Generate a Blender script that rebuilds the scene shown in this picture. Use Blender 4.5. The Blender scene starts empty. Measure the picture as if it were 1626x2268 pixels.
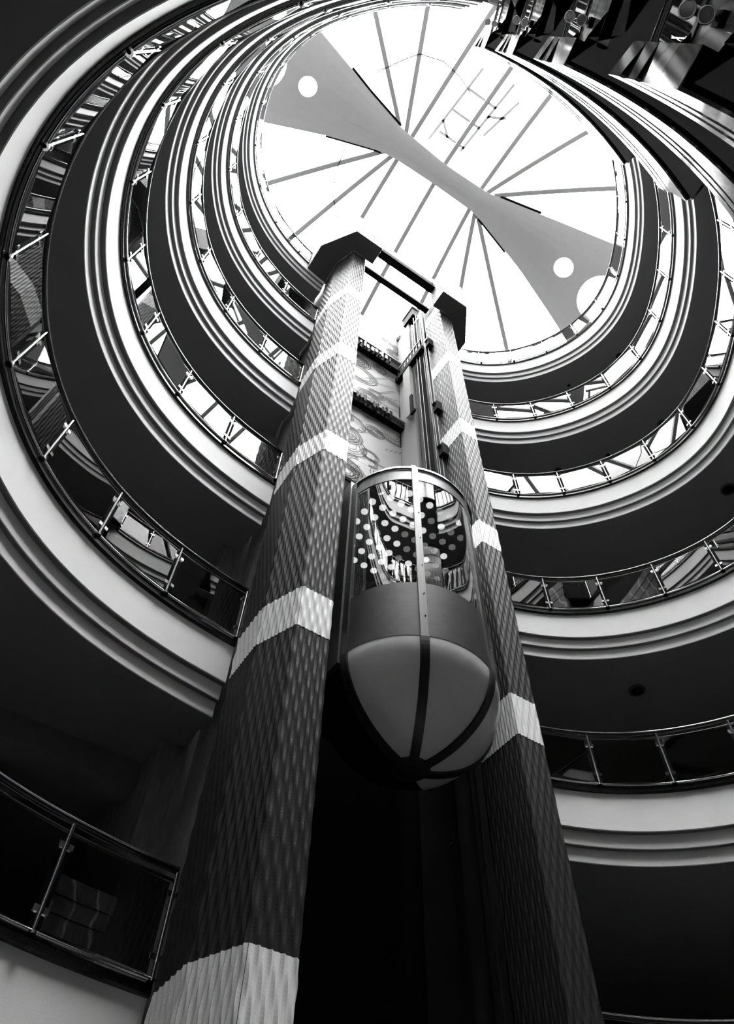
import bpy, bmesh, math, random
from math import sin, cos, pi, radians, sqrt, hypot, atan2
from mathutils import Vector, Matrix
random.seed(7)
scene = bpy.context.scene
COL = scene.collection

# ------------------------------------------------------------------ constants
EYE = 1.6                                    # camera height above the ground floor
CAMX, CAMY = -3.8718, -2.3995                # camera in plan (x along the long axis of the oval)
FPX, ZEN_U, ZEN_V, TH = 1610.28, 858.563, 62.014, radians(31.4913)
A_, B_ = 5.8671, 4.2723                      # oval half axes
FC = (-0.00388, 0.03764, -0.00769, -0.00294, 0.00463, -0.00995, 0.00582, 0.00273)
ZB = {1: 2.02, 2: 5.928, 3: 9.736, 4: 13.762, 5: 17.727, 6: 21.816}   # underside of the white band above the eye
HB = 0.588                                   # height of the white band
XM = 0.16                                    # axis of the lift
YF = 2.65                                    # front plane of the two columns

# ------------------------------------------------------------------ materials
def nodes(name):
    m = bpy.data.materials.new(name); m.use_nodes = True
    nt = m.node_tree; nt.nodes.clear()
    out = nt.nodes.new('ShaderNodeOutputMaterial')
    return m, nt, out
def mat(name, grey, rough=0.6, metal=0.0, noise=0.0, nscale=6.0, bump=0.0, bscale=30.0, coat=0.0, spec=0.5, stretch=None):
    m, nt, out = nodes(name)
    b = nt.nodes.new('ShaderNodeBsdfPrincipled')
    b.inputs['Base Color'].default_value = (grey, grey, grey, 1)
    b.inputs['Roughness'].default_value = rough
    b.inputs['Metallic'].default_value = metal
    b.inputs['Coat Weight'].default_value = coat
    b.inputs['Coat Roughness'].default_value = 0.04
    b.inputs['Specular IOR Level'].default_value = spec
    nt.links.new(b.outputs[0], out.inputs[0])
    if noise or bump:
        tc = nt.nodes.new('ShaderNodeTexCoord'); src = tc.outputs['Object']
        if stretch:
            mp = nt.nodes.new('ShaderNodeMapping'); mp.inputs['Scale'].default_value = stretch
            nt.links.new(src, mp.inputs[0]); src = mp.outputs[0]
    if noise:
        n = nt.nodes.new('ShaderNodeTexNoise'); n.inputs['Scale'].default_value = nscale
        n.inputs['Detail'].default_value = 8; n.inputs['Roughness'].default_value = 0.65
        nt.links.new(src, n.inputs['Vector'])
        r = nt.nodes.new('ShaderNodeValToRGB')
        lo, hi = grey * (1 - noise), min(1, grey * (1 + noise))
        r.color_ramp.elements[0].position = 0.3; r.color_ramp.elements[1].position = 0.7
        r.color_ramp.elements[0].color = (lo, lo, lo, 1); r.color_ramp.elements[1].color = (hi, hi, hi, 1)
        nt.links.new(n.outputs['Fac'], r.inputs[0]); nt.links.new(r.outputs[0], b.inputs['Base Color'])
    if bump:
        n2 = nt.nodes.new('ShaderNodeTexNoise'); n2.inputs['Scale'].default_value = bscale
        nt.links.new(src, n2.inputs['Vector'])
        bp = nt.nodes.new('ShaderNodeBump'); bp.inputs['Strength'].default_value = bump; bp.inputs['Distance'].default_value = 0.02
        nt.links.new(n2.outputs['Fac'], bp.inputs['Height']); nt.links.new(bp.outputs[0], b.inputs['Normal'])
    return m
def glass(name, tint, ior=1.5, gloss=1.0):
    m, nt, out = nodes(name)
    t = nt.nodes.new('ShaderNodeBsdfTransparent'); t.inputs[0].default_value = (tint, tint, tint, 1)
    g = nt.nodes.new('ShaderNodeBsdfGlossy'); g.inputs['Color'].default_value = (gloss, gloss, gloss, 1); g.inputs['Roughness'].default_value = 0.0
    f = nt.nodes.new('ShaderNodeFresnel'); f.inputs[0].default_value = ior
    # thin glass: the far face of a pane reflects like its near face
    ge = nt.nodes.new('ShaderNodeNewGeometry'); mv = nt.nodes.new('ShaderNodeMapRange')
    mv.inputs['To Min'].default_value = ior; mv.inputs['To Max'].default_value = 1.0/ior
    nt.links.new(ge.outputs['Backfacing'], mv.inputs['Value']); nt.links.new(mv.outputs[0], f.inputs[0])
    x = nt.nodes.new('ShaderNodeMixShader')
    nt.links.new(f.outputs[0], x.inputs[0]); nt.links.new(t.outputs[0], x.inputs[1]); nt.links.new(g.outputs[0], x.inputs[2])
    nt.links.new(x.outputs[0], out.inputs[0])
    return m
def marble(name, lo, hi):
    m, nt, out = nodes(name)
    b = nt.nodes.new('ShaderNodeBsdfPrincipled'); b.inputs['Roughness'].default_value = 0.10
    b.inputs['Specular IOR Level'].default_value = 0.5
    tc = nt.nodes.new('ShaderNodeTexCoord')
    n = nt.nodes.new('ShaderNodeTexNoise'); n.inputs['Scale'].default_value = 1.6; n.inputs['Detail'].default_value = 10
    n.inputs['Distortion'].default_value = 1.2
    r = nt.nodes.new('ShaderNodeValToRGB')
    e = r.color_ramp.elements
    e[0].position = 0.35; e[0].color = (lo, lo, lo, 1); e[1].position = 0.72; e[1].color = (hi, hi, hi, 1)
    w = nt.nodes.new('ShaderNodeTexWave'); w.inputs['Scale'].default_value = 0.7; w.inputs['Distortion'].default_value = 9
    w.inputs['Detail'].default_value = 4
    r2 = nt.nodes.new('ShaderNodeValToRGB'); r2.color_ramp.elements[0].position = 0.93; r2.color_ramp.elements[1].position = 1.0
    mx = nt.nodes.new('ShaderNodeMixRGB'); mx.blend_type = 'ADD'; mx.inputs[0].default_value = 0.25
    L = nt.links.new
    L(tc.outputs['Object'], n.inputs['Vector']); L(n.outputs['Fac'], r.inputs[0]); L(tc.outputs['Object'], w.inputs['Vector'])
    L(w.outputs['Fac'], r2.inputs[0]); L(r.outputs[0], mx.inputs[1]); L(r2.outputs[0], mx.inputs[2])
    L(mx.outputs[0], b.inputs['Base Color']); L(b.outputs[0], out.inputs[0])
    return m
def emit(name, s):
    m, nt, out = nodes(name)
    e = nt.nodes.new('ShaderNodeEmission'); e.inputs[1].default_value = s
    nt.links.new(e.outputs[0], out.inputs[0]); return m

M = dict(
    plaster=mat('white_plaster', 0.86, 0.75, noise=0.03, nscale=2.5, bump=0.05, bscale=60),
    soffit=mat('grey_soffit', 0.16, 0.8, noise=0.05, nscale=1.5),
    granite=mat('black_granite', 0.012, 0.18, noise=0.5, nscale=40),
    hall=mat('hall_floor', 0.08, 0.4, noise=0.2, nscale=3),
    floor=mat('stone_floor', 0.30, 0.35, noise=0.2, nscale=3),
    wall=mat('dark_wall', 0.05, 0.8, noise=0.2, nscale=2),
    concrete=mat('streaked_concrete', 0.20, 0.75, noise=0.35, nscale=5, stretch=(3, 3, .35)),
    chrome=mat('chrome', 0.75, 0.12, 1.0),
    blackmetal=mat('black_rail', 0.02, 0.12, 0.0, coat=0.6),
    pane=glass('tinted_pane', 0.36, 1.85),
    cabglass=glass('cab_glass', 0.5, 2.3),
    skyglass=glass('sky_glass', 0.96, 1.25),
    darkclad=mat('dark_wave_cladding', 0.029, 0.5, spec=0.16, noise=0.25, nscale=9, stretch=(2, 2, .25)),
    paleclad=mat('pale_wave_cladding', 0.90, 0.5, noise=0.04, nscale=9),
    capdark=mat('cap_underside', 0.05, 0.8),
    marble=marble('polished_marble', 0.035, 0.12),
    palemarble=marble('pale_marble', 0.14, 0.42),
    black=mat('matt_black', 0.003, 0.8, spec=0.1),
    steel=mat('brushed_steel', 0.12, 0.36, 1.0, noise=0.15, nscale=30, stretch=(1, 1, .05)),
    bandsteel=mat('upper_band_steel', 0.10, 0.34, 0.55, noise=0.3, nscale=14, stretch=(1, 1, .2)),
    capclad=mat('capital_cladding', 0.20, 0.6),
    lattice=mat('lattice_paint', 0.14, 0.6),
    darksteel=mat('dark_sheet', 0.035, 0.42, 0.0, spec=0.3, noise=0.25, nscale=7),
    bowl=mat('grey_bowl', 0.85, 0.28, noise=0.06, nscale=2.5, coat=0.4),
    rib=mat('black_rib', 0.012, 0.45),
    beam=mat('skylight_beam_paint', 0.36, 0.6, noise=0.03, nscale=3),
    ribpaint=mat('skylight_rib_paint', 0.30, 0.6),
    drawing=mat('drawing_panel', 0.36, 0.5, noise=0.05, nscale=2),
    drawline=mat('drawing_line', 0.008, 0.6),
    drawtone=mat('drawing_tone', 0.13, 0.6),
    paint=mat('light_paint', 0.62, 0.5),
    midgrey=mat('mid_grey_paint', 0.22, 0.5),
    lamp=emit('downlight_glow', 4.0), lampdim=emit('downlight_glow_dim', .7),
    lampglass=mat('lamp_lens', 0.25, 0.08, 0.0, coat=1.0),
)
dome_m, nt, out = nodes('clear_dome')
_g = nt.nodes.new('ShaderNodeBsdfPrincipled'); _g.inputs['Base Color'].default_value = (.85, .85, .85, 1); _g.inputs['Roughness'].default_value = .12
_g.inputs['Transmission Weight'].default_value = .35; _g.inputs['Coat Weight'].default_value = 1
nt.links.new(_g.outputs[0], out.inputs[0]); M['dome'] = dome_m

# ------------------------------------------------------------------ mesh helpers
class MB:
    def __init__(s): s.v, s.f, s.smooth = [], [], []
    def quad_strip(s, rows, closed=False, smooth=True):
        """rows: list of equal-length point rows -> quads between neighbouring rows"""
        b = len(s.v); n = len(rows[0])
        for r in rows: s.v.extend(tuple(p) for p in r)
        for i in range(len(rows) - 1):
            for j in range(n if closed else n - 1):
                k = (j + 1) % n
                s.f.append((b + i*n + j, b + i*n + k, b + (i+1)*n + k, b + (i+1)*n + j)); s.smooth.append(smooth)
        return b
    def face(s, pts, smooth=False):
        b = len(s.v); s.v.extend(tuple(p) for p in pts); s.f.append(tuple(range(b, b + len(pts)))); s.smooth.append(smooth)
    def prism(s, poly, z0, z1):
        n = len(poly)
        bot = [(x, y, z0) for x, y in poly]; top = [(x, y, z1) for x, y in poly]
        b = len(s.v); s.v.extend(bot + top)
        s.f.append(tuple(b + i for i in reversed(range(n)))); s.f.append(tuple(b + n + i for i in range(n))); s.smooth += [False, False]
        for i in range(n):
            k = (i + 1) % n
            s.f.append((b + i, b + k, b + n + k, b + n + i)); s.smooth.append(False)
    def box(s, x0, x1, y0, y1, z0, z1):
        s.prism([(x0, y0), (x1, y0), (x1, y1), (x0, y1)], z0, z1)
    def obox(s, c, ax, ay, az, hx, hy, hz):
        c, ax, ay, az = Vector(c), Vector(ax).normalized(), Vector(ay).normalized(), Vector(az).normalized()
        P = [c + ax*hx*i + ay*hy*j + az*hz*k for k in (-1, 1) for i, j in ((-1, -1), (1, -1), (1, 1), (-1, 1))]
        b = len(s.v); s.v.extend(tuple(p) for p in P)
        for q in ((3, 2, 1, 0), (4, 5, 6, 7), (0, 1, 5, 4), (1, 2, 6, 5), (2, 3, 7, 6), (3, 0, 4, 7)):
            s.f.append(tuple(b + i for i in q)); s.smooth.append(False)
    def bar(s, p0, p1, w, t, up=(0, 0, 1)):
        p0, p1 = Vector(p0), Vector(p1); d = (p1 - p0)
        side = d.cross(Vector(up))
        if side.length < 1e-6: side = d.cross(Vector((1, 0, 0)))
        s.obox((p0 + p1) / 2, d, side, d.cross(side), d.length / 2, w / 2, t / 2)
    def tube(s, pts, r, n=8, cap=True, closed=False):
        pts = [Vector(p) for p in pts]; rows = []; m = len(pts)
        prev = None
        for i, p in enumerate(pts):
            a = pts[i - 1] if (i > 0 or closed) else p
            c = pts[(i + 1) % m] if (i < m - 1 or closed) else p
            d = (c - a).normalized()
            ref = Vector((0, 0, 1)) if abs(d.z) < .95 else Vector((1, 0, 0))
            u = d.cross(ref).normalized(); w = d.cross(u)
            rows.append([p + (u*cos(2*pi*k/n) + w*sin(2*pi*k/n)) * r for k in range(n)])
        if closed: rows.append(rows[0])
        s.quad_strip(rows, True)
        if cap and not closed:
            s.face(list(reversed(rows[0]))); s.face(rows[-1])
    def build(s, name, m, parent=None, **props):
        me = bpy.data.meshes.new(name); me.from_pydata(s.v, [], s.f); me.update()
        me.polygons.foreach_set('use_smooth', s.smooth)
        me.materials.append(m)
        o = bpy.data.objects.new(name, me); COL.objects.link(o)
        if parent is not None:
            o.parent = parent; o.matrix_parent_inverse = Matrix.Translation(parent.location).inverted()
        for k, v in props.items(): o[k] = v
        return o
def thing(name, label, cat, loc=(0, 0, 0), group=None, kind='thing'):
    o = bpy.data.objects.new(name, None); COL.objects.link(o); o.location = loc
    o.empty_display_size = .2
    o['label'] = label; o['category'] = cat; o['kind'] = kind
    if group: o['group'] = group
    return o
def struct(mb, name, m):
    o = mb.build(name, m); o['kind'] = 'structure'; return o

# ------------------------------------------------------------------ the oval
def ring_raw(ph):
    r = 1.0
    for i, k in enumerate((3, 4, 5, 6)): r += FC[2*i]*cos(k*ph) + FC[2*i+1]*sin(k*ph)
    return A_*r*cos(ph), B_*r*sin(ph)
def ring(ph, o=0.0):
    """point on the oval at parameter ph (degrees), o metres outwards"""
    p = radians(ph); e = 1e-3
    x, y = ring_raw(p); x1, y1 = ring_raw(p + e); x0, y0 = ring_raw(p - e)
    tx, ty = x1 - x0, y1 - y0; l = hypot(tx, ty)
    return x + ty / l * o, y - tx / l * o
def arc_steps(ph0, ph1, step, o=-0.08, first=0.0):
    """parameters from ph0 towards ph1 spaced by arc length"""
    out = [ph0]; n = 4000; acc = 0; last = ring(ph0, o)
    for i in range(1, n + 1):
        ph = ph0 + (ph1 - ph0) * i / n; p = ring(ph, o)
        acc += hypot(p[0] - last[0], p[1] - last[1]); last = p
        if acc >= step: out.append(ph); acc = 0
    return out
LEFT = (109.0, 246.0)       # the oval left of the columns, round to the stone bay
RIGHT = (65.0, -71.0)       # the oval right of the columns, round to the far end of the bay
def lin(a, b, n): return [a + (b - a) * i / (n - 1) for i in range(n)]
LV = {6: 'topmost', 5: 'second highest', 4: 'third highest', 3: 'fourth highest', 2: 'second lowest', 1: 'lowest'}

# stone bay opposite the lift: corners in plan, sag of its curved front, stepped bands (bottom, top, shift outwards)
LF, LB, RF, RB, MID = (-2.05, -3.19), (-2.11, -3.46), (1.82, -3.19), (1.87, -3.40), -3.42
STEPS = [(-.25, .66, 0), (.66, .98, 1), (.98, 1.33, 2)]
ML = [(-1.93, -3.54), (-2.10, -4.0)]
MR = [(1.76, -3.54), (1.90, -4.0)]
def bay_front(lf, rf, mid, n=25):
    out = []
    for i in range(n):
        t = i / (n - 1); x = lf[0] + (rf[0] - lf[0]) * t; y = lf[1] + (rf[1] - lf[1]) * t
        sag = (mid - (lf[1] + rf[1]) / 2)
        out.append((x, y + sag * (1 - (2*t - 1)**2)))
    return out

# ------------------------------------------------------------------ balconies
def sweep(mb, phs, prof, z, caps=True):
    rows = []
    for o, dz in prof:
        rows.append([(*ring(p, o), z + dz) for p in phs])
    for a, b in zip(rows, rows[1:]): mb.quad_strip([a, b], smooth=True)
    for k in (0, -1):
        pts = [r[k] for r in rows]
        if caps: mb.face(pts if k else pts[::-1])
def outer_line(n):
    P = [(-1.78, 6.85), (-8.55, 6.85), (-8.55, -7.35), (8.55, -7.35), (8.55, 6.85), (2.1, 6.85)]
    L = [hypot(b[0]-a[0], b[1]-a[1]) for a, b in zip(P, P[1:])]; T = sum(L); out = []
    for i in range(n):
        d = T * i / (n - 1)
        for k, l in enumerate(L):
            if d <= l + 1e-9 or k == len(L) - 1: break
            d -= l
        t = min(1, d / L[k]); out.append((P[k][0] + (P[k+1][0]-P[k][0])*t, P[k][1] + (P[k+1][1]-P[k][1])*t))
    return out
def balcony(k):
    z = ZB[k] + EYE
    root = thing('balcony', f'{LV[k]} oval balcony with a white stepped fascia round the atrium', 'balcony', (0, 0, z), 'oval balconies')
    prof = [(.30, .585), (0, .585), (0, .012), (.008, 0)]
    prof2 = [(.07, .0), (.07, -.202), (.078, -.21)]
    prof3 = [(.13, -.21), (.13, -.412), (.14, -.42)]
    for rng in (LEFT, RIGHT):
        phs = lin(rng[0], rng[1], 90)
        mb = MB(); sweep(mb, phs, prof, z); fa = mb.build('fascia', M['plaster'], root)
        for pr in (prof2, prof3):
            mb = MB(); sweep(mb, phs, pr, z, caps=False); mb.build('stepped_band', M['plaster'], fa)
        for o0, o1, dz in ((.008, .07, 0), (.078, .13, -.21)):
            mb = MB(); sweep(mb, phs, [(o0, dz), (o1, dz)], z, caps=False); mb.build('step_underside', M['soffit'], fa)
        mb = MB(); sweep(mb, phs, [(-.035, .585), (-.045, .60), (-.045, .66), (-.035, .675), (.24, .675), (.24, .585), (-.035, .585)], z)
        mb.build('coping', M['granite'], root)
    # ceiling below and floor above, from the oval out to the walls
    def edge_line(o, db, dm):
        L = [ring(p, o) for p in lin(LEFT[0], LEFT[1], 60)]
        if k == 6 or k == 1: L += [ring(p, o) for p in lin(LEFT[1] + 2, 360 + RIGHT[1] - 2, 20)]
        else:
            L += [(ML[1][0] + dm, ML[1][1]), (ML[0][0] + dm, ML[0][1] - dm)] + [(x, y - .06 - db) for x, y in bay_front(LF, RF, MID, 16)]
            L += [(MR[0][0] - dm, MR[0][1] - dm), (MR[1][0] - dm, MR[1][1])]
        return L + [ring(p, o) for p in lin(RIGHT[1], RIGHT[0], 50)]
    inner, lip = edge_line(.14, 0, 0), edge_line(.40, .26, .2)
    outr = outer_line(len(inner))
    mb = MB()
    mb.quad_strip([[(x, y, z - .42) for x, y in inner], [(x, y, z - .42) for x, y in lip]], smooth=False)
    mb.quad_strip([[(x, y, z - .42) for x, y in lip], [(x, y, z - .395) for x, y in lip]], smooth=False)
    mb.quad_strip([[(x, y, z - .395) for x, y in lip], [(x, y, z - .395) for x, y in outr]], smooth=False)
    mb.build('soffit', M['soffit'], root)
    mb = MB()
    mb.quad_strip([[(x, y, z + .58) for x, y in outr], [(x, y, z + .58) for x, y in inner]], smooth=False)
    mb.build('gallery_floor', M['floor'], root)
    # straight downstand at the back of the left gallery
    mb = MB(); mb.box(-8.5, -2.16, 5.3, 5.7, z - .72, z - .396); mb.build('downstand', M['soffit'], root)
    return root
for k in range(1, 7): balcony(k)

# ------------------------------------------------------------------ railings
def railing(k, side):
    z = ZB[k] + EYE; zc = z + .675
    rng = LEFT if side == 'left' else RIGHT
    if side == 'left': ph0, ph1 = 109.3, 245.0
    else: ph0, ph1 = 64.0, (-69.0 if k > 2 else -20)
    if k == 1: ph1 = 165 if side == 'left' else 15
    p0 = ring((ph0 + ph1) / 2, -.05)
    where = 'left of the lift' if side == 'left' else 'right of the lift'
    root = thing('railing', f'glass railing with a dark handrail on the {LV[k]} balcony, {where}', 'railing', (p0[0], p0[1], zc), 'glass balcony railings')
    if side == 'left': posts = arc_steps(ph0, ph1, 1.05)
    else:
        posts = arc_steps(51.0, ph1, 1.05); posts = [ph for ph in (64.0,)] + posts
    phs = lin(ph0, ph1, 90)
    mb = MB(); mb.tube([(*ring(p, -.05), z + 1.60) for p in phs], .036, 10)
    hr = mb.build('handrail', M['blackmetal'], root)
    mb = MB(); mb.tube([(*ring(p, -.085), z + 1.605) for p in phs], .011, 6); mb.build('chrome_strip', M['chrome'], hr)
    mb = MB(); mb.tube([(*ring(p, -.05), z + 1.50) for p in phs], .016, 6); mb.build('lower_rail', M['blackmetal'], hr)
    mb = MB(); mb.tube([(*ring(p, -.06), zc + .022) for p in phs], .018, 6); mb.build('foot_rail', M['chrome'], root)
    for i, ph in enumerate(posts):
        x, y = ring(ph, -.06); e = .02
        xa, ya = ring(ph + .5, -.06); xb, yb = ring(ph - .5, -.06)
        t = Vector((xb - xa, yb - ya, 0)).normalized(); nrm = Vector((-t.y, t.x, 0))
        mb = MB(); mb.tube([(x, y, zc), (x, y, z + 1.57)], .019, 8); mb.tube([(x, y, zc), (x, y, zc + .02)], .04, 8)
        po = mb.build('post', M['chrome'], root)
        for dz in (.18, .70):
            for sgn in (-1, 1):
                mb = MB(); mb.obox((x + t.x*.045*sgn, y + t.y*.045*sgn, zc + dz), t, nrm, (0, 0, 1), .022, .016, .024)
                mb.build('clamp', M['chrome'], po)
    ends = posts
    for a, b in zip(ends, ends[1:]):
        da = (b - a) * .05
        sub = lin(a + da, b - da, 2)
        mb = MB(); rows = []
        for o, dz in ((-.066, .05), (-.066, .79), (-.056, .79), (-.056, .05), (-.066, .05)):
            rows.append([(*ring(p, o), zc + dz) for p in sub])
        for r0, r1 in zip(rows, rows[1:]): mb.quad_strip([r0, r1], smooth=False)
        for e in (0, -1): mb.face([r[e] for r in rows[:4]] if e else [r[e] for r in rows[:4]][::-1])
        mb.build('glass_pane', M['pane'], root)
    return root
for k in range(1, 7):
    for side in ('left', 'right'): railing(k, side)

# ------------------------------------------------------------------ stone bay (upper right)
def stone_bay(k):
    z = ZB[k] + EYE
    root = thing('stone_bay', f'polished stone parapet beam with stepped end on the {LV[k]} level, opposite the lift', 'parapet', (*LF, z), 'polished stone parapets')
    d = (LB[0] - LF[0], LB[1] - LF[1]); dr = (RB[0] - RF[0], RB[1] - RF[1])
    for i, (z0, z1, q) in enumerate(STEPS):
        sx, sy = -.036*q, .012*q
        fr = bay_front((LF[0] + sx, LF[1] + sy), (RF[0] - sx, RF[1] + sy), MID + sy, 49); n = len(fr)
        bk = []
        for j, (px, py) in enumerate(fr):
            t = j / (n - 1); bk.append((px + d[0]*(1-t) + dr[0]*t - sx*(1-2*t), py + d[1]*(1-t) + dr[1]*t - sy))
        za, zb_ = z + z0, z + z1; c = .022
        mb = MB()
        mb.quad_strip([[(px, py, zb_) for px, py in fr], [(px, py, za + c) for px, py in fr]])
        mb.quad_strip([[(px, py, za + c) for px, py in fr], [(px, py - c, za) for px, py in fr]])
        mb.quad_strip([[(px, py - c, za) for px, py in fr], [(px, py, za) for px, py in bk]], smooth=False)
        mb.quad_strip([[(px, py, za) for px, py in bk], [(px, py, zb_) for px, py in bk]], smooth=False)
        mb.quad_strip([[(px, py, zb_) for px, py in bk], [(px, py, zb_) for px, py in fr]], smooth=False)
        for e in (0, n - 1):
            mb.face([(*fr[e], zb_), (*fr[e], za + c), (fr[e][0], fr[e][1] - c, za), (*bk[e], za), (*bk[e], zb_)])
        mb.build('lower_band' if i == 0 else 'stepped_band', M['marble'], root)
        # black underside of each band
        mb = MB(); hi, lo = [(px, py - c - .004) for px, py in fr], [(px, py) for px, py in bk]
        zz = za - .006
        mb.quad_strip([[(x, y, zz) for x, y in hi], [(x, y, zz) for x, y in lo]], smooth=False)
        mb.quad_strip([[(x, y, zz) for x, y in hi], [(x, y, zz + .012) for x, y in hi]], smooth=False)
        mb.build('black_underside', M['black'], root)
def side_parapet(k):
    """straight stone parapet running back from the bay, with its own glass rail"""
    z = ZB[k] + EYE
    p0, p1 = Vector((*ML[0], 0)), Vector((*ML[1], 0)); d = (p1 - p0).normalized()
    q0, q1 = p0 - d*.05, p1 + d*.15
    nrm = Vector((d.y, -d.x, 0))
    if nrm.x > 0: nrm = -nrm          # towards the void (-x)
    root = thing('side_parapet', f'short straight marble parapet with glass rail behind the stone bay, {LV[k]} level', 'parapet', (p0.x, p0.y, z), 'straight marble parapets')
    def slab(a, c, z0, z1, t0, t1, name, m):
        mb = MB(); P = [a + nrm*t0, c + nrm*t0, c + nrm*t1, a + nrm*t1]
        poly = [(p.x, p.y) for p in P]
        if (P[1]-P[0]).cross(P[2]-P[1]).z < 0: poly.reverse()
        mb.prism(poly, z0, z1); return mb.build(name, m, root)
    slab(q0, q1, z - .42, z + .52, -.12, 0, 'marble_face', M['palemarble'])
    slab(q0, q1, z + .52, z + .60, -.14, .02, 'coping', M['granite'])
    slab(q0 + d*.08, q1 - d*.05, z + .66, z + 1.46, -.05, -.04, 'glass_pane', M['pane'])
    mb = MB(); a, c = q0 + nrm*-.045, q1 + nrm*-.045
    mb.tube([(a.x, a.y, z + 1.6), (c.x, c.y, z + 1.6)], .036, 8); mb.build('handrail', M['blackmetal'], root)
    for t in (.05, .62):
        p = q0 + d*t + nrm*-.045
        mb = MB(); mb.tube([(p.x, p.y, z + .6), (p.x, p.y, z + 1.57)], .019, 8)
        po = mb.build('post', M['chrome'], root)
        mb = MB(); mb.obox((p.x, p.y, z + .8), d, nrm, (0, 0, 1), .05, .02, .025); mb.build('clamp', M['chrome'], po)
    return p0, d, nrm, z
SPOT = []
for k in range(2, 6):
    stone_bay(k)
for k in range(2, 6):
    p0, d, nrm, z = side_parapet(k)
    p = p0 + d*.17
    t = thing('spotlight', f'twin round spotlight bracketed to the side of the {LV[k]} marble parapet', 'spotlight', (p.x, p.y, z), 'parapet spotlights')
    mb = MB(); mb.obox((p.x + nrm.x*.02, p.y + nrm.y*.02, z + .1), nrm, d, (0, 0, 1), .03, .05, .06); mb.build('bracket', M['black'], t)
    for q, off in enumerate((.12, .26)):
        c = p + nrm*off; c.z = z + .12
        mb = MB(); ax = Vector((0, 0, -1)) + nrm*.4; ax.normalize()
        rows = []
        u = ax.cross(d).normalized(); w = ax.cross(u)
        for s_, r_ in ((-.08, .015), (-.08, .035), (-.05, .055), (.04, .06), (.045, .05), (.025, .046)):
            rows.append([c + ax*s_ + (u*cos(2*pi*i/20) + w*sin(2*pi*i/20))*r_ for i in range(20)])
        mb.quad_strip(rows, True); mb.face(rows[0])
        lh = mb.build('lamp_head', M['chrome'], t)
        mb = MB(); mb.face([c + ax*.035 + (u*cos(2*pi*i/20) + w*sin(2*pi*i/20))*.046 for i in range(20)]); mb.build('lens', M['lampglass'], lh)

# ------------------------------------------------------------------ columns
def wave_face(mb, a, b, z0, z1, outward, pitch=.052, depth=.019, dz=.03, lam=.38):
    """ridged cladding from plan point a to b; crests wander sideways with height"""
    a, b = Vector((*a, 0)), Vector((*b, 0)); L = (b - a).length; t = (b - a) / L
    n = Vector((*outward, 0)).normalized()
    m = max(2, round(L / pitch)); p = L / m
    nz = max(2, int((z1 - z0) / dz) + 1); rows = []
    for i in range(nz + 1):
        z = z0 + (z1 - z0) * i / nz
        w_ = 2*pi*z/lam; row = []
        for j in range(m):
            v_ = w_ + pi*(j % 2); c = .5 + .10*sin(v_); dd = depth*(.68 + .32*sin(v_ + 1.3))
            q = a + t*(p*j); row.append((q.x, q.y, z))
            q = a + t*(p*(j + c)) + n*dd; row.append((q.x, q.y, z))
        row.append((b.x, b.y, z)); rows.append(row)
    mb.quad_strip(rows, smooth=False)
def mirror(p): return (2*XM - p[0], p[1])
BANDS = [2.604 + 3.998*i for i in range(6)]       # tops of the pale bands above the eye
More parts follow.
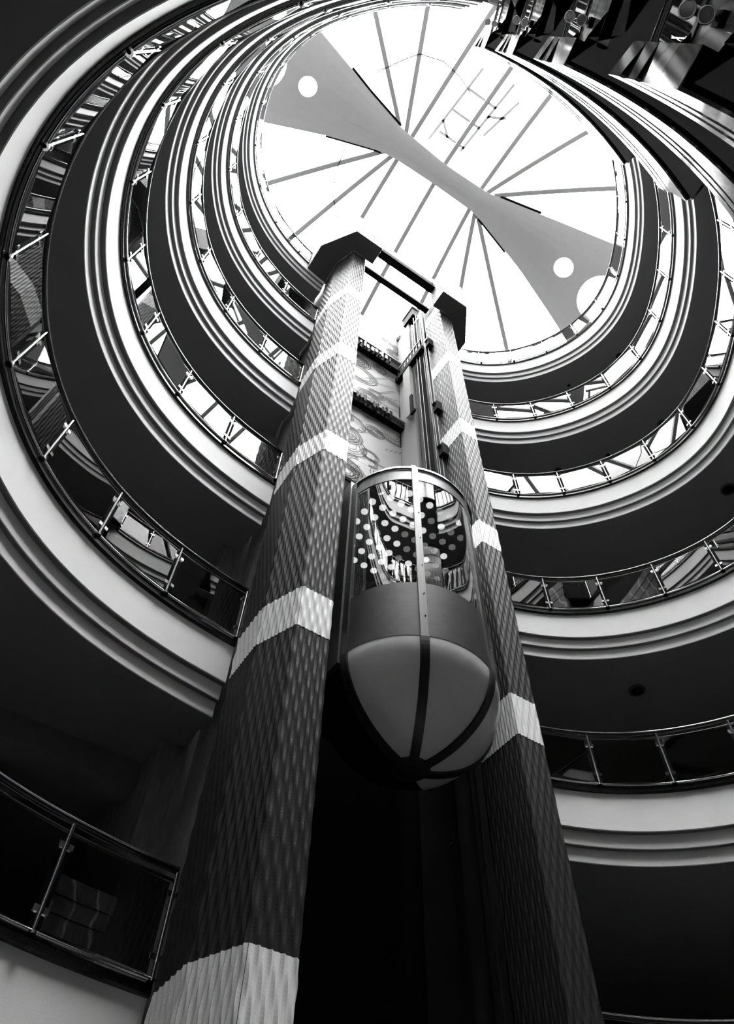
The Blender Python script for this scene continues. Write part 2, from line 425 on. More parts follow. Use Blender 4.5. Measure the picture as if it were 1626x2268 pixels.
def column(side):
    D, Cc, Bb, Aa, In = (-1.2, YF), (-1.617, YF), (-1.836, 3.202), (-1.83, 3.85), (-1.2, 3.36)
    pts = [In, D, Cc, Bb, Aa]
    if side == 'right': pts = [mirror(p) for p in pts]
    cen = Vector((sum(p[0] for p in pts)/5, sum(p[1] for p in pts)/5))
    root = thing('lift_column', f'tall dark wave-clad column with pale bands, {"left" if side == "left" else "right"} of the lift car', 'column', (cen.x, cen.y, 0), 'lift shaft columns')
    def ring_part(z0, z1, name, m, off=0):
        mb = MB()
        for a, b in zip(pts, pts[1:]):
            mid = Vector(((a[0]+b[0])/2, (a[1]+b[1])/2)); dirv = Vector((b[0]-a[0], b[1]-a[1])); n = Vector((dirv.y, -dirv.x))
            if n.dot(mid - cen) < 0: n = -n
            n.normalize()
            aa = (a[0] + n.x*off, a[1] + n.y*off); bb = (b[0] + n.x*off, b[1] + n.y*off)
            wave_face(mb, aa, bb, z0 + EYE, z1 + EYE, n)
        return mb.build(name, m, root)
    zlo = -EYE
    for i, zt in enumerate(BANDS):
        hb = .66
        if i == 5: zt = 22.6; hb = .62
        ring_part(zlo, zt - hb, 'dark_cladding', M['darkclad'])
        ring_part(zt - hb, zt, 'pale_band', M['paleclad'], .004)
        zlo = zt
    core = [(cen.x + (p[0]-cen.x)*.985, cen.y + (p[1]-cen.y)*.985) for p in pts]
    if side == 'left': core = core[::-1]
    mb = MB(); mb.prism(core[::-1] if side == 'left' else core[::-1], 0, 22.7 + EYE); mb.build('core', M['black'], root)
    # hexagonal capital wrapping the front and outer faces
    cap = [(-.955, 2.66), (-.955, 2.13), (-1.84, 2.13), (-2.49, 3.05), (-2.49, 3.95), (-1.25, 3.95), (-1.25, 2.66)]
    if side == 'right': cap = [mirror(p) for p in cap]
    zc0, zc1 = 22.0 + EYE, 24.0 + EYE
    mb = MB(); c2 = Vector((sum(p[0] for p in cap)/7, sum(p[1] for p in cap)/7))
    for a, b in zip(cap[:4], cap[1:5]):
        dirv = Vector((b[0]-a[0], b[1]-a[1])); n = Vector((dirv.y, -dirv.x)).normalized(); mid = Vector(((a[0]+b[0])/2, (a[1]+b[1])/2))
        if n.dot(mid - Vector((cen.x, cen.y))) < 0: n = -n
        wave_face(mb, a, b, zc0, zc1, n, depth=.02, lam=.22)
    cp = mb.build('capital', M['capclad'], root)
    mb = MB(); cc = cap if side == 'right' else cap
    inner = [(c2.x + (p[0]-c2.x)*.995, c2.y + (p[1]-c2.y)*.995) for p in cap]
    area = sum(a[0]*b[1] - b[0]*a[1] for a, b in zip(inner, inner[1:] + inner[:1]))
    if area < 0: inner = inner[::-1]
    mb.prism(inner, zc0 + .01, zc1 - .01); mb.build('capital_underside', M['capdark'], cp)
    return root
column('left'); column('right')

# cross beams between the capitals
for nm, y0, y1, z0, z1, lab in (('front', 2.42, 2.66, 23.2, 24.0, 'black steel beam joining the fronts of the two column capitals'),
                                ('rear', 3.10, 3.28, 23.2, 23.7, 'black steel beam joining the capitals behind the front beam')):
    t = thing('cross_beam', lab, 'beam', (XM, y0, z0 + EYE))
    mb = MB(); mb.box(-1.2, 1.52, y0 + .08, y1 - .08, z0 + EYE + .03, z1 + EYE); mb.build('web', M['black'], t)
    mb = MB(); mb.box(-1.2, 1.52, y0, y1, z0 + EYE, z0 + EYE + .03); mb.build('bottom_flange', M['black'], t)
    for x in (-.35, .7):
        mb = MB(); mb.box(x, x + .12, y0 + .02, y1 - .02, z0 + EYE + .03, z0 + EYE + .12); mb.build('stiffener', M['black'], t)
    if nm == 'front':
        mb = MB(); wave_face(mb, (-1.0, y0), (1.3, y0), z0 + EYE + .3, z1 + EYE + .05, (0, -1), lam=.22); mb.build('pale_facing', M['capclad'], t)

# ------------------------------------------------------------------ the lift car
CX, CY, R = XM, 3.033, 1.085
def cpt(ang, r, z): a = radians(ang); return (CX + r*sin(a), CY - r*cos(a), z + EYE)
ZLB, ZLT, ZUB, ZUT = 6.04, 6.97, 9.37, 9.72
car = thing('lift_car', 'glass lift car with a grey domed underside, between the two columns', 'elevator', (CX, CY, 5.06 + EYE))
MUL = (-78, -26, 26, 78)
def bowl_r(u): return R*cos(u), ZLB - .98*sin(u)
# underside panels
for a0, a1 in zip(MUL, MUL[1:]):
    mb = MB(); rows = []
    for i in range(25):
        u = 1.42*i/24; r, z = bowl_r(u); rows.append([cpt(a, r, z) for a in lin(a0, a1, 17)])
    mb.quad_strip(rows); mb.build('bowl_panel', M['bowl'], car)
for a0, a1 in ((78, 130), (-130, -78)):
    mb = MB(); rows = []
    for i in range(25):
        u = 1.42*i/24; r, z = bowl_r(u); rows.append([cpt(a, r*.985, z) for a in lin(a0, a1, 17)])
    mb.quad_strip(rows); mb.build('bowl_panel' if a0 > 0 else 'rear_bowl', M['bowl'] if a0 > 0 else M['black'], car)
mb = MB(); rows = []
for i in range(25):
    u = 1.42*i/24; r, z = bowl_r(u); rows.append([cpt(a, r*.97, z) for a in lin(130, 230, 17)])
mb.quad_strip(rows); mb.build('rear_bowl', M['black'], car)
for a in MUL:
    mb = MB(); hw = .052; rows = []
    for i in range(26):
        u = 1.45*i/25 - .02; r, z = bowl_r(u); rr_, zz = r + .028*cos(u), z - .028*sin(u)
        da = math.degrees(hw/max(r, .2))
        w = [Vector(cpt(a, rr_, zz)), Vector(cpt(a, r - .02, z))]
        s_ = Vector((cos(radians(a)), sin(radians(a)), 0))*hw
        rows.append([w[0] - s_, w[0] + s_, w[1] + s_, w[1] - s_])
    mb.quad_strip(rows, True, smooth=False); mb.build('bowl_rib', M['rib'], car)
mb = MB(); rows = []
for r_, z_ in ((.0, 5.03), (.16, 5.035), (.215, 5.07), (.22, 5.13), (.1, 5.16)): rows.append([cpt(360*i/24, r_, z_) for i in range(24)])
mb.quad_strip(rows, True); mb.build('hub', M['rib'], car)
# small bumper ring behind the bowl
mb = MB(); mb.tube([(CX + .95 + .17*cos(q), 3.75, 5.05 + EYE + .17*sin(q)) for q in lin(-1.9, 1.6, 16)], .018, 6); mb.build('cable_loop', M['darksteel'], car)
# bands
def cyl(mb, r0, r1, z0, z1, a0, a1, n=40):
    A = lin(a0, a1, n)
    rows = [[cpt(a, r1, z0) for a in A], [cpt(a, r0, z0) for a in A], [cpt(a, r0, z1) for a in A], [cpt(a, r1, z1) for a in A], [cpt(a, r1, z0) for a in A]]
    for x, y in zip(rows, rows[1:]): mb.quad_strip([x, y])
    for e in (0, -1): mb.face([r[e] for r in rows[:4]])
for a0, a1 in zip(MUL, MUL[1:]):
    mb = MB(); cyl(mb, R + .004, R - .02, ZLB, ZLT, a0, a1); mb.build('lower_band', M['darksteel'], car)
    mb = MB(); cyl(mb, R + .004, R - .02, ZUB + .05, ZUT, a0, a1); mb.build('upper_band', M['bandsteel'], car)
    mb = MB(); cyl(mb, R - .004, R - .016, ZLT - .02, ZUB + .06, a0 + 1, a1 - 1); mb.build('curved_glass', M['cabglass'], car)
mb = MB(); cyl(mb, R - .012, R - .14, ZUB, ZUB + .05, -85, 85); mb.build('band_lip', M['black'], car)
for a in MUL:
    mb = MB(); s_ = Vector((cos(radians(a)), sin(radians(a)), 0)); n_ = Vector((sin(radians(a)), -cos(radians(a)), 0))
    c = Vector(cpt(a, R + .012, (ZLB + ZUT) / 2))
    mb.obox(c, s_, n_, (0, 0, 1), .046, .016, (ZUT + .06 - ZLB) / 2)
    mu = mb.build('mullion', M['steel'], car)
    for z in (6.35, 6.75, 7.3, 7.9, 8.5, 9.1, 9.6):
        mb = MB(); mb.tube([Vector(cpt(a, R + .026, z)) + s_*.02, Vector(cpt(a, R + .034, z)) + s_*.02], .009, 8); mb.build('screw', M['chrome'], mu)
# side wing panels beyond the outer mullions, and the rear frame
for s_ in (-1, 1):
    mb = MB(); mb.box(*sorted((CX + s_*1.075, CX + s_*1.13)), 2.85, 4.15, 5.9 + EYE, 9.85 + EYE); mb.build('side_panel', M['darksteel'] if s_ < 0 else M['steel'], car)
mb = MB(); mb.box(CX - 1.07, CX + 1.07, 4.1, 4.16, 6.0 + EYE, 9.8 + EYE); mb.build('rear_wall', M['darksteel'], car)
mb = MB(); rows = []
for q in (.97, .0): rows.append([(CX + q*1.06*sin(radians(a)), CY - q*1.06*cos(radians(a)) if abs(a) <= 90 else CY + q*1.06, ZLT - .35 + EYE) for a in lin(-90, 90, 25)])
mb.quad_strip(rows); mb.box(CX - 1.06, CX + 1.06, CY, 4.1, ZLT - .4 + EYE, ZLT - .35 + EYE); mb.build('car_floor', M['midgrey'], car)
# ceiling with its grid of round lights
mb = MB(); poly = [cpt(a, R - .05, 0)[:2] for a in lin(-90, 90, 25)] + [(CX + 1.03, 4.1), (CX - 1.03, 4.1)]
mb.prism(poly, ZUB + .06 + EYE, ZUB + .10 + EYE); mb.build('car_ceiling', M['black'], car)
nd = 0
for iy in range(-3, 6):
    for ix in range(-5, 6):
        x, y = .14 + .192*ix, 2.97 + .222*iy
        if (y <= CY and hypot(x - CX, y - CY) > .94) or (y > CY and abs(x - CX) > .95) or y > 3.98: continue
        mb = MB(); mb.tube([(x, y, ZUB + .048 + EYE), (x, y, ZUB + .062 + EYE)], .056, 18); mb.build('downlight', M['lampdim'] if (x > .28 and (ix + iy) % 4) or (ix*7 + iy*5) % 9 == 0 else M['lamp'], car); nd += 1
# handrail inside
mb = MB(); mb.tube([cpt(a, .985, 7.2) for a in lin(-80, 80, 40)], .018, 8); mb.build('grab_rail', M['chrome'], car)
# domed cap
mb = MB(); rows = []
for i in range(13):
    u = radians(88)*i/12; rows.append([cpt(a, max(.02, (R + .03)*cos(u)**.6), ZUT + .34*sin(u)) for a in lin(-92, 92, 41)])
mb.quad_strip(rows)
rows2 = [[(CX + s_*1.1*cos(radians(88)*i/12)**.6, y, ZUT + EYE + .34*sin(radians(88)*i/12)) for s_, i in [(-1, j) for j in range(13)] + [(1, 12 - j) for j in range(13)]] for y in (CY, 4.1)]
mb.quad_strip(rows2); mb.build('domed_cap', M['dome'], car)
for s_ in (-1, 1):
    mb = MB(); mb.tube([(CX + s_*.78, 3.7, ZUT + .1 + EYE + q*.05) for q in range(7)], .22, 14); mb.build('cap_shoulder', M['paint'], car)
mb = MB(); mb.bar(cpt(-26, R + .02, ZUT + .02), cpt(-26, R - .08, ZUT + .26), .07, .02); mb.build('cap_strap', M['steel'], car)

# ------------------------------------------------------------------ shaft fittings
mb = MB(); mb.box(-1.80, 1.56, 4.75, 4.95, 0, 24.1 + EYE); struct(mb, 'wall_shaft_back', M['black'])
mb = MB(); mb.box(-1.75, -1.2, 3.97, 4.75, 0, 24.1 + EYE); struct(mb, 'wall_shaft_left', M['concrete'])
mb = MB(); mb.box(1.56, 2.07, 3.97, 4.95, 0, 24.1 + EYE); struct(mb, 'wall_shaft_right', M['wall'])
mb = MB(); mb.box(-2.15, -1.75, 4.73, 6.9, 0, 22.2 + EYE); struct(mb, 'wall_pier_left', M['concrete'])
mb = MB(); mb.box(1.43, 1.56, 4.1, 4.75, 10 + EYE, 24.1 + EYE); struct(mb, 'trim_1', M['paint'])

# line-drawing panels on the back wall of the shaft
def ribbon(mb, pts, w, y):
    for (x0, z0), (x1, z1) in zip(pts, pts[1:]):
        d = hypot(x1-x0, z1-z0)
        if d < 1e-5: continue
        nx, nz = -(z1-z0)/d*w/2, (x1-x0)/d*w/2
        mb.face([(x0+nx, y, z0+nz), (x0-nx, y, z0-nz), (x1-nx, y, z1-nz), (x1+nx, y, z1+nz)])
def panel(x0, x1, z0, z1, seed, label, ncirc):
    rnd = random.Random(seed); yb = 4.735
    root = thing('drawing_panel', label, 'wall panel', ((x0+x1)/2, yb, z0 + EYE), 'line drawing panels in the shaft')
    mb = MB(); mb.box(x0, x1, yb - .015, 4.75, z0 + EYE, z1 + EYE); mb.build('board', M['drawing'], root)
    ml, mt = MB(), MB(); y = yb - .020; yt = yb - .0175
    def clip(P): return [(min(max(x, x0 + .01), x1 - .01), min(max(z, z0 + .01), z1 - .01) + EYE) for x, z in P]
    for i in range(ncirc):
        cx, cz, r = rnd.uniform(x0 + .1, x1 - .1), rnd.uniform(z0 + .2, z1 - .2), rnd.uniform(.18, .62)
        sq = rnd.uniform(.75, 1.0); a0 = rnd.uniform(0, 6.28); span = rnd.choice((6.28, 6.28, 4.5, 3.4))
        for q in range(rnd.randint(2, 5)):
            rr_ = r*(1 - .17*q)
            ribbon(ml, clip([(cx + rr_*cos(a0 + span*j/36), cz + rr_*sq*sin(a0 + span*j/36)) for j in range(37)]), rnd.choice((.016, .022, .032)), y)
        if i % 2 == 0:
            for j in range(14):
                a = a0 + span*j/14; ribbon(ml, clip([(cx + r*.66*cos(a), cz + r*.66*sq*sin(a)), (cx + r*.83*cos(a), cz + r*.83*sq*sin(a))]), .011, y)
        if i % 3 == 0:
            for j in range(18):
                a, b_ = a0 + 2.2*j/18, a0 + 2.2*(j+1)/18
                P = clip([(cx + r*.83*cos(a), cz + r*.83*sq*sin(a)), (cx + r*cos(a), cz + r*sq*sin(a)), (cx + r*cos(b_), cz + r*sq*sin(b_)), (cx + r*.83*cos(b_), cz + r*.83*sq*sin(b_))])
                mt.face([(px, yt, pz) for px, pz in P])
    for i in range(12):
        xa, za = rnd.uniform(x0, x1), rnd.uniform(z0, z1); a = rnd.choice((0, pi/2, .5, 2.2, .95)) + rnd.uniform(-.1, .1); L = rnd.uniform(.4, 1.6)
        for q in (0, .05): ribbon(ml, clip([(xa - q*sin(a), za + q*cos(a)), (xa + L*cos(a) - q*sin(a), za + L*sin(a) + q*cos(a))]), .012, y)
    for i in range(4):
        xa, za = rnd.uniform(x0 + .2, x1 - .4), rnd.uniform(z0 + .3, z1 - .3); P = []
        for j in range(9): P.append((xa + .07*j, za + (.1 if j % 2 else 0) + .04*j))
        ribbon(ml, clip(P), .014, y)
    ml.build('line_drawing', M['drawline'], root); mt.build('shaded_shapes', M['drawtone'], root, kind='stuff')
panel(-1.15, 1.42, 21.35, 24.05, 3, 'pale panel of line drawing at the very top of the lift shaft', 14)
panel(-1.15, 1.42, 17.35, 20.75, 11, 'pale panel of line drawing between the two black headers in the shaft', 17)
panel(-1.15, 1.42, 13.4, 17.0, 23, 'pale panel of line drawing in the shaft just above the lift car', 18)
for z0, z1, lab in ((20.75, 21.35, 'upper black landing header with door gear across the back of the shaft'), (17.0, 17.35, 'lower black landing header with door gear across the back of the shaft')):
    t = thing('landing_header', lab, 'beam', (.1, 4.7, z0 + EYE), 'shaft landing headers')
    mb = MB(); mb.box(-1.15, 1.42, 4.55, 4.75, z0 + EYE, z1 + EYE - .12); mb.build('header_box', M['black'], t)
    mb = MB(); mb.box(-1.15, 1.42, 4.50, 4.75, z1 + EYE - .06, z1 + EYE); mb.build('sill_plate', M['midgrey'], t)
    for i in range(9):
        x = -.15 + .13*i + random.uniform(-.03, .03); w = random.uniform(.04, .1)
        mb = MB(); mb.box(x, x + w, 4.44, 4.55, z0 + EYE + random.uniform(-.05, .1), z0 + EYE + random.uniform(.15, .4)); mb.build('door_gear', M['blackmetal'], t)
# counterweight, guide rails, ropes, brackets
t = thing('counterweight', 'tall white counterweight with a rounded foot on the right side of the shaft', 'counterweight', (1.35, 4.2, 17.1 + EYE))
mb = MB(); prof = [(4.05, 20.2), (4.05, 17.3), (4.10, 17.12), (4.2, 17.06), (4.3, 17.12), (4.36, 17.3), (4.36, 20.2)]
rows = [[(x, y, z + EYE) for y, z in prof] for x in (1.30, 1.42)]
mb.quad_strip(rows, True, smooth=False); mb.face([p for p in rows[0]]); mb.face([p for p in rows[1]][::-1]); mb.build('weight_block', M['paint'], t)
mb = MB(); mb.box(1.27, 1.33, 3.98, 4.08, 16.95 + EYE, 18.0 + EYE); mb.box(1.27, 1.33, 3.9, 4.08, 16.9 + EYE, 17.0 + EYE); mb.build('guide_shoe', M['black'], t)
for i, (x, y, lab) in enumerate(((1.43, 3.52, 'front steel guide rail on the right of the lift shaft'), (1.43, 3.95, 'rear steel guide rail on the right of the lift shaft, by the counterweight'), (-1.15, 3.52, 'steel guide rail on the left of the lift shaft'))):
    t = thing('guide_rail', lab, 'rail', (x, y, 0), 'lift guide rails'); sx = 1 if x > 0 else -1
    mb = MB(); mb.box(x + sx*.06, x + sx*.075, y - .06, y + .06, .1, 23.6 + EYE); mb.build('flange', M['darksteel'], t)
    mb = MB(); mb.box(*sorted((x, x + sx*.06)), y - .01, y + .01, .1, 23.6 + EYE); mb.build('blade', M['steel'], t)
for i, (z, lab) in enumerate(((20.0, 'black rail bracket high on the inner face of the right column'), (15.75, 'black rail bracket in the middle of the inner face of the right column'), (13.6, 'black rail bracket just above the lift car on the right column'))):
    t = thing('rail_bracket', lab, 'bracket', (1.45, 3.2, z + EYE), 'black rail brackets')
    mb = MB(); mb.prism([(1.34, 3.12), (1.50, 3.12), (1.50, 3.32), (1.34, 3.28)], z + EYE, z + .42 + EYE); mb.build('bracket_body', M['black'], t)
    mb = MB(); mb.box(1.30, 1.36, 3.15, 3.28, z + EYE + .34, z + EYE + .40); mb.build('clip', M['steel'], t)
for i, (x, y) in enumerate(((1.36, 3.30), (1.38, 3.38), (1.40, 3.24), (1.37, 3.62), (1.35, 3.72), (1.36, 4.1), (1.36, 4.3))):
    mb = MB(); mb.tube([(x, y, (10.0 if i < 5 else 20.2) + EYE), (x, y, 23.6 + EYE)], .012, 6)
    o = mb.build('lift_rope', M['rib']); o['label'] = 'thin dark hoist rope hanging on the right side of the lift shaft'; o['category'] = 'rope'; o['group'] = 'hoist ropes'
t = thing('machine_platform', 'black steel platform frame with bars on the right at the top of the shaft', 'platform', (1.42, 4.1, 20.2 + EYE))
mb = MB(); mb.box(1.28, 1.44, 3.4, 4.72, 20.15 + EYE, 20.4 + EYE); mb.build('main_beam', M['black'], t)
for y in lin(3.5, 4.6, 9):
    mb = MB(); mb.box(1.30, 1.33, y - .012, y + .012, 20.4 + EYE, 20.9 + EYE); mb.build('bar', M['darksteel'], t)
mb = MB(); mb.box(1.29, 1.34, 3.45, 4.65, 20.9 + EYE, 20.95 + EYE); mb.build('top_bar', M['paint'], t)
t = thing('machine_beam', 'black steel beam running back from the right capital to the drawing panel', 'beam', (1.5, 4.3, 23.8 + EYE))
mb = MB(); mb.bar((1.42, 4.86, 23.9 + EYE), (1.70, 3.9, 23.9 + EYE), .16, .3); mb.build('beam_body', M['black'], t)
mb = MB(); mb.bar((1.38, 4.80, 24.08 + EYE), (1.64, 3.9, 24.08 + EYE), .05, .06); mb.build('cable_tray', M['midgrey'], t)
t = thing('hoist_motor', 'black hoist motor box at the head of the lift shaft', 'motor', (1.45, 4.0, 24.2 + EYE))
mb = MB(); mb.box(1.36, 1.56, 3.74, 4.3, 24.1 + EYE, 24.75 + EYE); mb.build('motor_box', M['black'], t)
mb = MB(); mb.box(1.33, 1.60, 3.70, 4.34, 24.75 + EYE, 24.82 + EYE); mb.build('motor_lid', M['midgrey'], t)

# ------------------------------------------------------------------ skylight
SA, SB, SX = 7.75, 6.25, 0.0
def dome(x, y):
    return 27.75 - 1.55*min(1.25, ((x - SX)/SA)**2 + (y/SB)**2)
def lift(x, y):     # plan position measured at 27 m above the eye -> onto the dome along the same sight line
    z = 27.0
    for _ in range(4):
        s_ = z/27.0; X, Y = CAMX + (x - CAMX)*s_, CAMY + (y - CAMY)*s_; z = dome(X, Y)
    return X, Y
sky = thing('skylight', 'oval glass skylight with a bow-tie spine and radiating ribs', 'skylight', (0, 0, 26.4 + EYE))
def edge(px, py, dx, dy):
    """where a ray in plan meets the rim"""
    a = (dx/SA)**2 + (dy/SB)**2; b = 2*((px-SX)*dx/SA**2 + py*dy/SB**2); c = ((px-SX)/SA)**2 + (py/SB)**2 - 1
    t = (-b + sqrt(b*b - 4*a*c)) / (2*a); return px + dx*t, py + dy*t
RIBS = [((-2.13, -.50), (-4.46, -2.56)), ((-1.76, -.42), (-3.17, -3.55)), ((-1.50, -.40), (-1.46, -4.38)), ((-.10, -.36), (-.03, -3.63)), ((1.40, -.42), (1.50, -3.8)), ((1.67, -.46), (3.15, -3.58)), ((2.03, -.56), (5.26, -3.0)),
        ((-2.06, .53), (-4.87, 3.63)), ((-1.73, .47), (-3.19, 4.61)), ((-1.52, .47), (-1.49, 2.73)), ((-.05, .36), (.19, 3.48)), ((1.46, .34), (1.81, 2.78)), ((1.74, .44), (2.91, 2.74)), ((1.94, .45), (5.98, 3.72))]
rib_ends = []
for (x0, y0), (x1, y1) in RIBS:
    x0, y0 = lift(x0, y0); x1, y1 = lift(x1, y1)
    ex, ey = edge(x0, y0, x1 - x0, y1 - y0); rib_ends.append(((x0, y0), (ex, ey)))
    d = hypot(ex - x0, ey - y0); nx, ny = -(ey - y0)/d*.075, (ex - x0)/d*.075
    mb = MB(); rows = []
    for t in lin(-.03, 1, 20):
        x, y = x0 + (ex - x0)*t, y0 + (ey - y0)*t; z = dome(x, y) + EYE
        rows.append([(x - nx, y - ny, z - .1), (x + nx, y + ny, z - .1), (x + nx, y + ny, z + .06), (x - nx, y - ny, z + .06)])
    mb.quad_strip(rows, True, smooth=False); mb.face(rows[0]); mb.face(rows[-1][::-1]); mb.build('rib', M['ribpaint'], sky)
# spine: half widths below (negative y) and above
UP = [(-7.6, -1.65), (-5.53, -1.19), (-4.4, -.94), (-3.36, -.68), (-1.92, -.40), (-.11, -.33), (1.65, -.42), (2.96, -.74), (4.32, -1.08), (6.0, -1.48), (7.6, -1.88)]
LO = [(-7.6, 2.55), (-5.9, 2.0), (-5.04, 1.64), (-3.8, 1.12), (-2.18, .56), (-1.52, .46), (-.07, .38), (1.56, .35), (2.0, .42), (4.17, .95), (6.16, 1.58), (7.6, 2.08)]
def interp(T, x):
    for (xa, ya), (xb, yb) in zip(T, T[1:]):
        if x <= xb: return ya + (yb - ya)*(x - xa)/(xb - xa)
    return T[-1][1]
bm = bmesh.new(); NX, NY = 61, 9; vb, vt = [], []
for i in range(NX):
    x = -7.55 + 15.1*i/(NX - 1); rb, rt = [], []
    for j in range(NY):
        f = j/(NY - 1); y = interp(UP, x) + (interp(LO, x) - interp(UP, x))*f
        X, Y = lift(x, y); z = dome(X, Y) + EYE
        w = interp(LO, x) - interp(UP, x)
        rb.append(bm.verts.new((X, Y, z - .22 - .25*(w/2.5)*(1 - (2*f - 1)**2)))); rt.append(bm.verts.new((X, Y, z + .15)))
    vb.append(rb); vt.append(rt)
for i in range(NX - 1):
    for j in range(NY - 1):
        bm.faces.new((vb[i][j], vb[i][j+1], vb[i+1][j+1], vb[i+1][j])); bm.faces.new((vt[i][j], vt[i+1][j], vt[i+1][j+1], vt[i][j+1]))
    bm.faces.new((vb[i][0], vb[i+1][0], vt[i+1][0], vt[i][0])); bm.faces.new((vb[i][-1], vt[i][-1], vt[i+1][-1], vb[i+1][-1]))
for e in (0, NX - 1):
    for j in range(NY - 1):
        q = (vb[e][j], vt[e][j], vt[e][j+1], vb[e][j+1]); bm.faces.new(q if e == 0 else q[::-1])
bmesh.ops.recalc_face_normals(bm, faces=bm.faces)
me = bpy.data.meshes.new('spine_beam'); bm.to_mesh(me); bm.free(); me.materials.append(M['beam'])
spine = bpy.data.objects.new('spine_beam', me); COL.objects.link(spine)
holes = [(-5.10, .265, .29), (5.37, 0.0, .33), (-6.72, .45, .80), (7.28, .10, .82)]
for hx, hy, hr in holes:
    X, Y = lift(hx, hy)
    mc = MB(); mc.prism([(X + hr*cos(2*pi*i/40), Y + hr*sin(2*pi*i/40)) for i in range(40)], 24 + EYE, 30 + EYE)
    cut = mc.build('cutter', M['beam'])
    md = spine.modifiers.new('hole', 'BOOLEAN'); md.operation = 'DIFFERENCE'; md.object = cut; md.solver = 'EXACT'
    dg = bpy.context.evaluated_depsgraph_get(); new = bpy.data.meshes.new_from_object(spine.evaluated_get(dg))
    spine.modifiers.clear(); spine.data = new
    bpy.data.objects.remove(cut)
spine.data.name = 'spine_beam'
spine.parent = sky; spine.matrix_parent_inverse = Matrix.Translation(sky.location).inverted()
# dark flashing strips along the spine edges
for T, sg, segs in ((UP, -1, ((-4.2, -2.0), (2.1, 3.6))), (LO, 1, ((-3.9, -2.1), (1.9, 3.4)))):
    for xa, xb in segs:
        mb = MB(); rows = []
        for x in lin(xa, xb, 14):
            X, Y = lift(x, interp(T, x)); z = dome(X, Y) + EYE
            rows.append([(X, Y, z - .12), (X, Y + sg*.07, z - .12), (X, Y + sg*.07, z + .1), (X, Y, z + .1)])
        mb.quad_strip(rows, True, smooth=False); mb.build('edge_flashing', M['black'], sky)
# rim kerb
mb = MB(); rows = []
for r, z in ((0.995, 26.15), (0.995, 26.55), (1.03, 26.55), (1.03, 26.1), (.995, 26.1)): rows.append([(SX + SA*r*cos(2*pi*i/96), SB*r*sin(2*pi*i/96), z + EYE) for i in range(96)])
mb.quad_strip(rows, True); mb.build('rim_kerb', M['plaster'], sky)
# glass between the ribs: sectors of the dome on either side of the spine
def pane(e0, e1, s0, s1):
    mb = MB(); rows = []
    for t in lin(0, 1, 12):
        rows.append([])
        for q in lin(0, 1, 7):
            sx, sy = s0[0] + (s1[0]-s0[0])*q, s0[1] + (s1[1]-s0[1])*q
            a0, a1 = atan2(e0[1]/SB, (e0[0]-SX)/SA), atan2(e1[1]/SB, (e1[0]-SX)/SA)
            if a1 - a0 > pi: a1 -= 2*pi
            if a0 - a1 > pi: a1 += 2*pi
            a = a0 + (a1 - a0)*q; ex, ey = SX + SA*cos(a), SB*sin(a)
            x, y = sx + (ex - sx)*t, sy + (ey - sy)*t; rows[-1].append((x, y, dome(x, y) + EYE + .08))
    mb.quad_strip(rows)
    mb.build('glass_pane', M['skyglass'], sky)
for half in (rib_ends[:7], rib_ends[7:]):
    s = -1 if half[0][1][1] < 0 else 1; T = UP if s < 0 else LO
    wl, wr = lift(-7.5, interp(T, -7.5)), lift(7.5, interp(T, 7.5))
    def onrim(p):
        a = atan2(p[1]/SB, (p[0]-SX)/SA); return (SX + SA*cos(a), SB*sin(a))
    pane(onrim(wl), half[0][1], lift(-3.4, interp(T, -3.4)), half[0][0])
    for a, b in zip(half, half[1:]): pane(a[1], b[1], a[0], b[0])
    pane(half[-1][1], onrim(wr), half[-1][0], lift(3.4, interp(T, 3.4)))
# slack dark cords under the glass
for pts, lab in (([(-3.2, .9), (-3.05, 1.9), (-2.75, 2.6), (-2.1, 3.2), (-1.75, 3.5)], 'slack dark cord under the skylight glass, beside the left half of the spine'),
                 ([(-3.5, -1.25), (-2.9, -2.1), (-2.65, -2.4), (-1.9, -2.65), (-1.2, -2.6), (-.6, -2.4)], 'slack dark cord under the skylight glass near the stone bay')):
    P = []
    for (xa, ya), (xb, yb) in zip(pts, pts[1:]):
        for t in lin(0, .9, 6):
            X, Y = lift(xa + (xb-xa)*t, ya + (yb-ya)*t); P.append((X, Y, dome(X, Y) - .12 + EYE + random.uniform(-.02, .02)))
    mb = MB(); mb.tube(P, .018, 5); o = mb.build('slack_cord', M['rib']); o['label'] = lab; o['category'] = 'cord'
# pale lattice mast lying above the glass
t = thing('roof_lattice', 'pale ladder-like steel lattice seen through the skylight glass', 'lattice', (0, -2.5, 28.5 + EYE))
def at30(x, y): s_ = 29.2/27; return (CAMX + (x - CAMX)*s_, CAMY + (y - CAMY)*s_, 29.2 + EYE)
latt = [((-1.0, -.6), (-.75, -3.2)), ((.1, -.9), (.35, -3.4)), ((-.85, -1.0), (.15, -1.05)), ((-.85, -1.75), (.2, -1.8)), ((-.8, -2.5), (.3, -2.55)), ((-.95, -1.35), (-.5, -1.0)), ((.45, -1.7), (.8, -3.1)), ((.2, -2.2), (.75, -2.5))]
for a, b in latt:
    mb = MB(); mb.bar(at30(*a), at30(*b), .09, .09); mb.build('lattice_bar', M['lattice'], t)

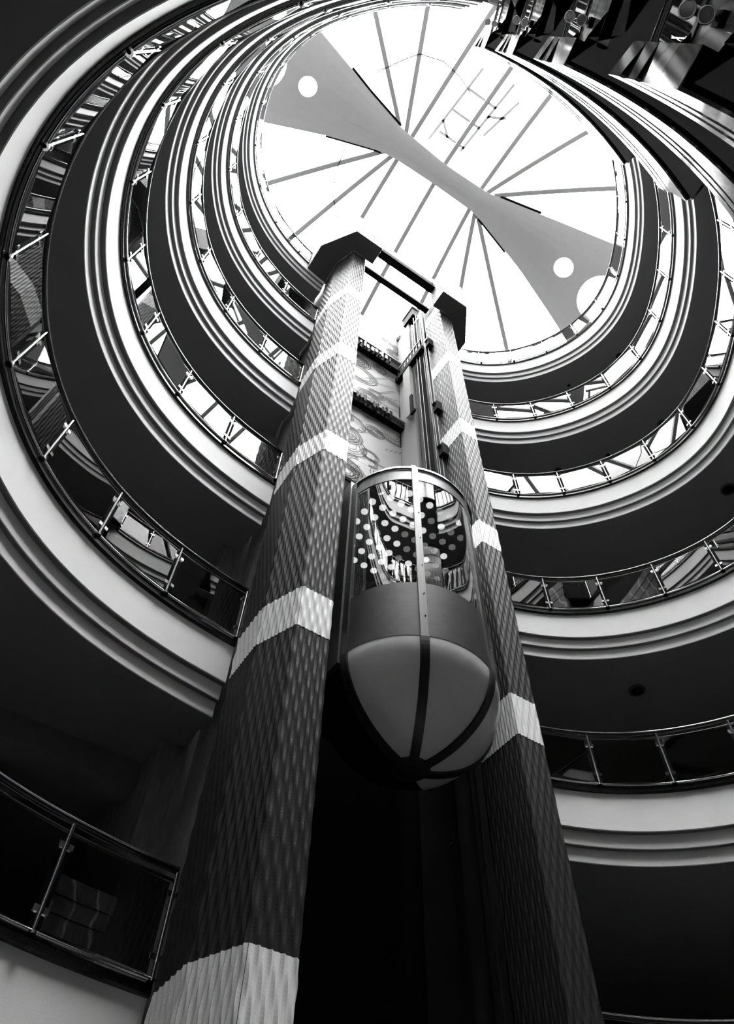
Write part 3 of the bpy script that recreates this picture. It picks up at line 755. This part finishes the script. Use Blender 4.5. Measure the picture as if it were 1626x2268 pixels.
# ------------------------------------------------------------------ shell
mb = MB(); mb.box(-9, 9, -8, 7.4, -.2, 0); struct(mb, 'floor', M['hall'])
for nm, a in (('wall_left', (-9, -8.6, -8, 7.4)), ('wall_right', (8.6, 9, -8, 7.4)), ('wall_front', (-8.6, 8.6, -8, -7.4)), ('wall_back', (-8.6, 8.6, 6.9, 7.4))):
    mb = MB(); mb.box(*a, 0, 26.7 + EYE); struct(mb, nm, M['wall'])
mb = MB(); rows = []
inn = [(SX + SA*1.0*cos(2*pi*i/96), SB*1.0*sin(2*pi*i/96)) for i in range(97)]
ot = []
for x, y in inn:
    s_ = min(8.9/abs(x) if x else 99, 7.7/abs(y) if y else 99); ot.append((x*s_, y*s_))
for z in (26.1, 26.5): mb.quad_strip([[(x, y, z + EYE) for x, y in inn], [(x, y, z + EYE) for x, y in ot]], smooth=False)
struct(mb, 'ceiling', M['plaster'])

# round dark fittings on the ceilings
for k, x, y, r, lab in ((6, 6.82, .59, .13, 'round black camera dome under the topmost balcony on the right'), (6, 6.18, 2.18, .07, 'small round ceiling fitting under the topmost balcony, front of a pair'),
                   (6, 6.47, 2.0, .07, 'small round ceiling fitting under the topmost balcony, rear of a pair'), (6, 5.66, 3.32, .10, 'round ceiling speaker under the topmost balcony beside the right column'),
                   (5, 7.02, .75, .14, 'round black camera dome under the second highest balcony on the right'), (5, 6.5, 2.24, .09, 'small round ceiling fitting under the second highest balcony'),
                   (5, 5.74, 3.36, .12, 'round ceiling speaker under the second highest balcony beside the right column'), (4, 6.81, .35, .16, 'round black camera dome under the third highest balcony at the picture edge'),
                   (3, 5.59, 3.38, .15, 'round dark ceiling speaker under the fourth highest balcony')):
    z = ZB[k] - .395 + EYE
    t = thing('ceiling_fitting', lab, 'ceiling fitting', (x, y, z), 'round ceiling fittings')
    mb = MB(); rows = [[(x + q*cos(2*pi*i/24), y + q*sin(2*pi*i/24), zz) for i in range(24)] for q, zz in ((r, z), (r, z - .02), (r*.8, z - .03), (r*.75, z - .02))]
    mb.quad_strip(rows, True); mb.build('trim_ring', M['midgrey'] if r < .1 else M['wall'], t)
    mb = MB(); rows = [[(x + q*cos(2*pi*i/24), y + q*sin(2*pi*i/24), zz) for i in range(24)] for q, zz in ((r*.75, z - .02), (r*.6, z - .06 if 'dome' in lab else z - .025), (r*.05, z - .10 if 'dome' in lab else z - .03))]
    mb.quad_strip(rows, True); mb.build('fitting_face', M['black'], t)

# ------------------------------------------------------------------ sky and camera
w = bpy.data.worlds.new('overcast'); scene.world = w; w.use_nodes = True
nt = w.node_tree; nt.nodes.clear()
o = nt.nodes.new('ShaderNodeOutputWorld'); bg = nt.nodes.new('ShaderNodeBackground')
tc = nt.nodes.new('ShaderNodeTexCoord'); sp = nt.nodes.new('ShaderNodeSeparateXYZ')
mr = nt.nodes.new('ShaderNodeMapRange'); mr.interpolation_type = 'SMOOTHSTEP'
mr.inputs['From Min'].default_value = .65; mr.inputs['From Max'].default_value = .96
mr.inputs['To Min'].default_value = 3.4; mr.inputs['To Max'].default_value = 66.0
dt = nt.nodes.new('ShaderNodeVectorMath'); dt.operation = 'DOT_PRODUCT'; dt.inputs[1].default_value = Vector((.17, .11, 1)).normalized()
nt.links.new(tc.outputs['Generated'], dt.inputs[0]); nt.links.new(dt.outputs['Value'], mr.inputs['Value'])
nt.links.new(mr.outputs[0], bg.inputs['Strength']); nt.links.new(bg.outputs[0], o.inputs[0])
bg.inputs['Color'].default_value = (1, 1, 1, 1)

up = Vector((ZEN_U - 813, ZEN_V - 1134, FPX)).normalized()
fw = Vector((0, 0, 1)); e2 = (fw - up*fw.dot(up)).normalized(); e1 = e2.cross(up)
def toworld(v):
    a, b, c_ = v.dot(e1), v.dot(e2), v.dot(up)
    return Vector((a*cos(TH) + b*sin(TH), -a*sin(TH) + b*cos(TH), c_))
cx, cy, cz = toworld(Vector((1, 0, 0))), toworld(Vector((0, -1, 0))), toworld(Vector((0, 0, -1)))
cam = bpy.data.cameras.new('camera'); co = bpy.data.objects.new('camera', cam); COL.objects.link(co)
co.matrix_world = Matrix(((cx.x, cy.x, cz.x, CAMX), (cx.y, cy.y, cz.y, CAMY), (cx.z, cy.z, cz.z, EYE), (0, 0, 0, 1)))
cam.sensor_fit = 'VERTICAL'; cam.sensor_height = 36.0; cam.lens = FPX/2268*36; cam.clip_start = .05; cam.clip_end = 200
scene.camera = co
vs = scene.view_settings
scene.display_settings.display_device = 'sRGB'
vs.view_transform = 'Standard'; vs.look = 'None'; vs.exposure = 0.0; vs.gamma = 1.0; vs.use_curve_mapping = False
cy_ = scene.cycles
cy_.max_bounces = 10; cy_.diffuse_bounces = 4; cy_.glossy_bounces = 5; cy_.transmission_bounces = 8; cy_.transparent_max_bounces = 24
cy_.caustics_reflective = False; cy_.caustics_refractive = False
cy_.use_denoising = True; cy_.sample_clamp_indirect = 20
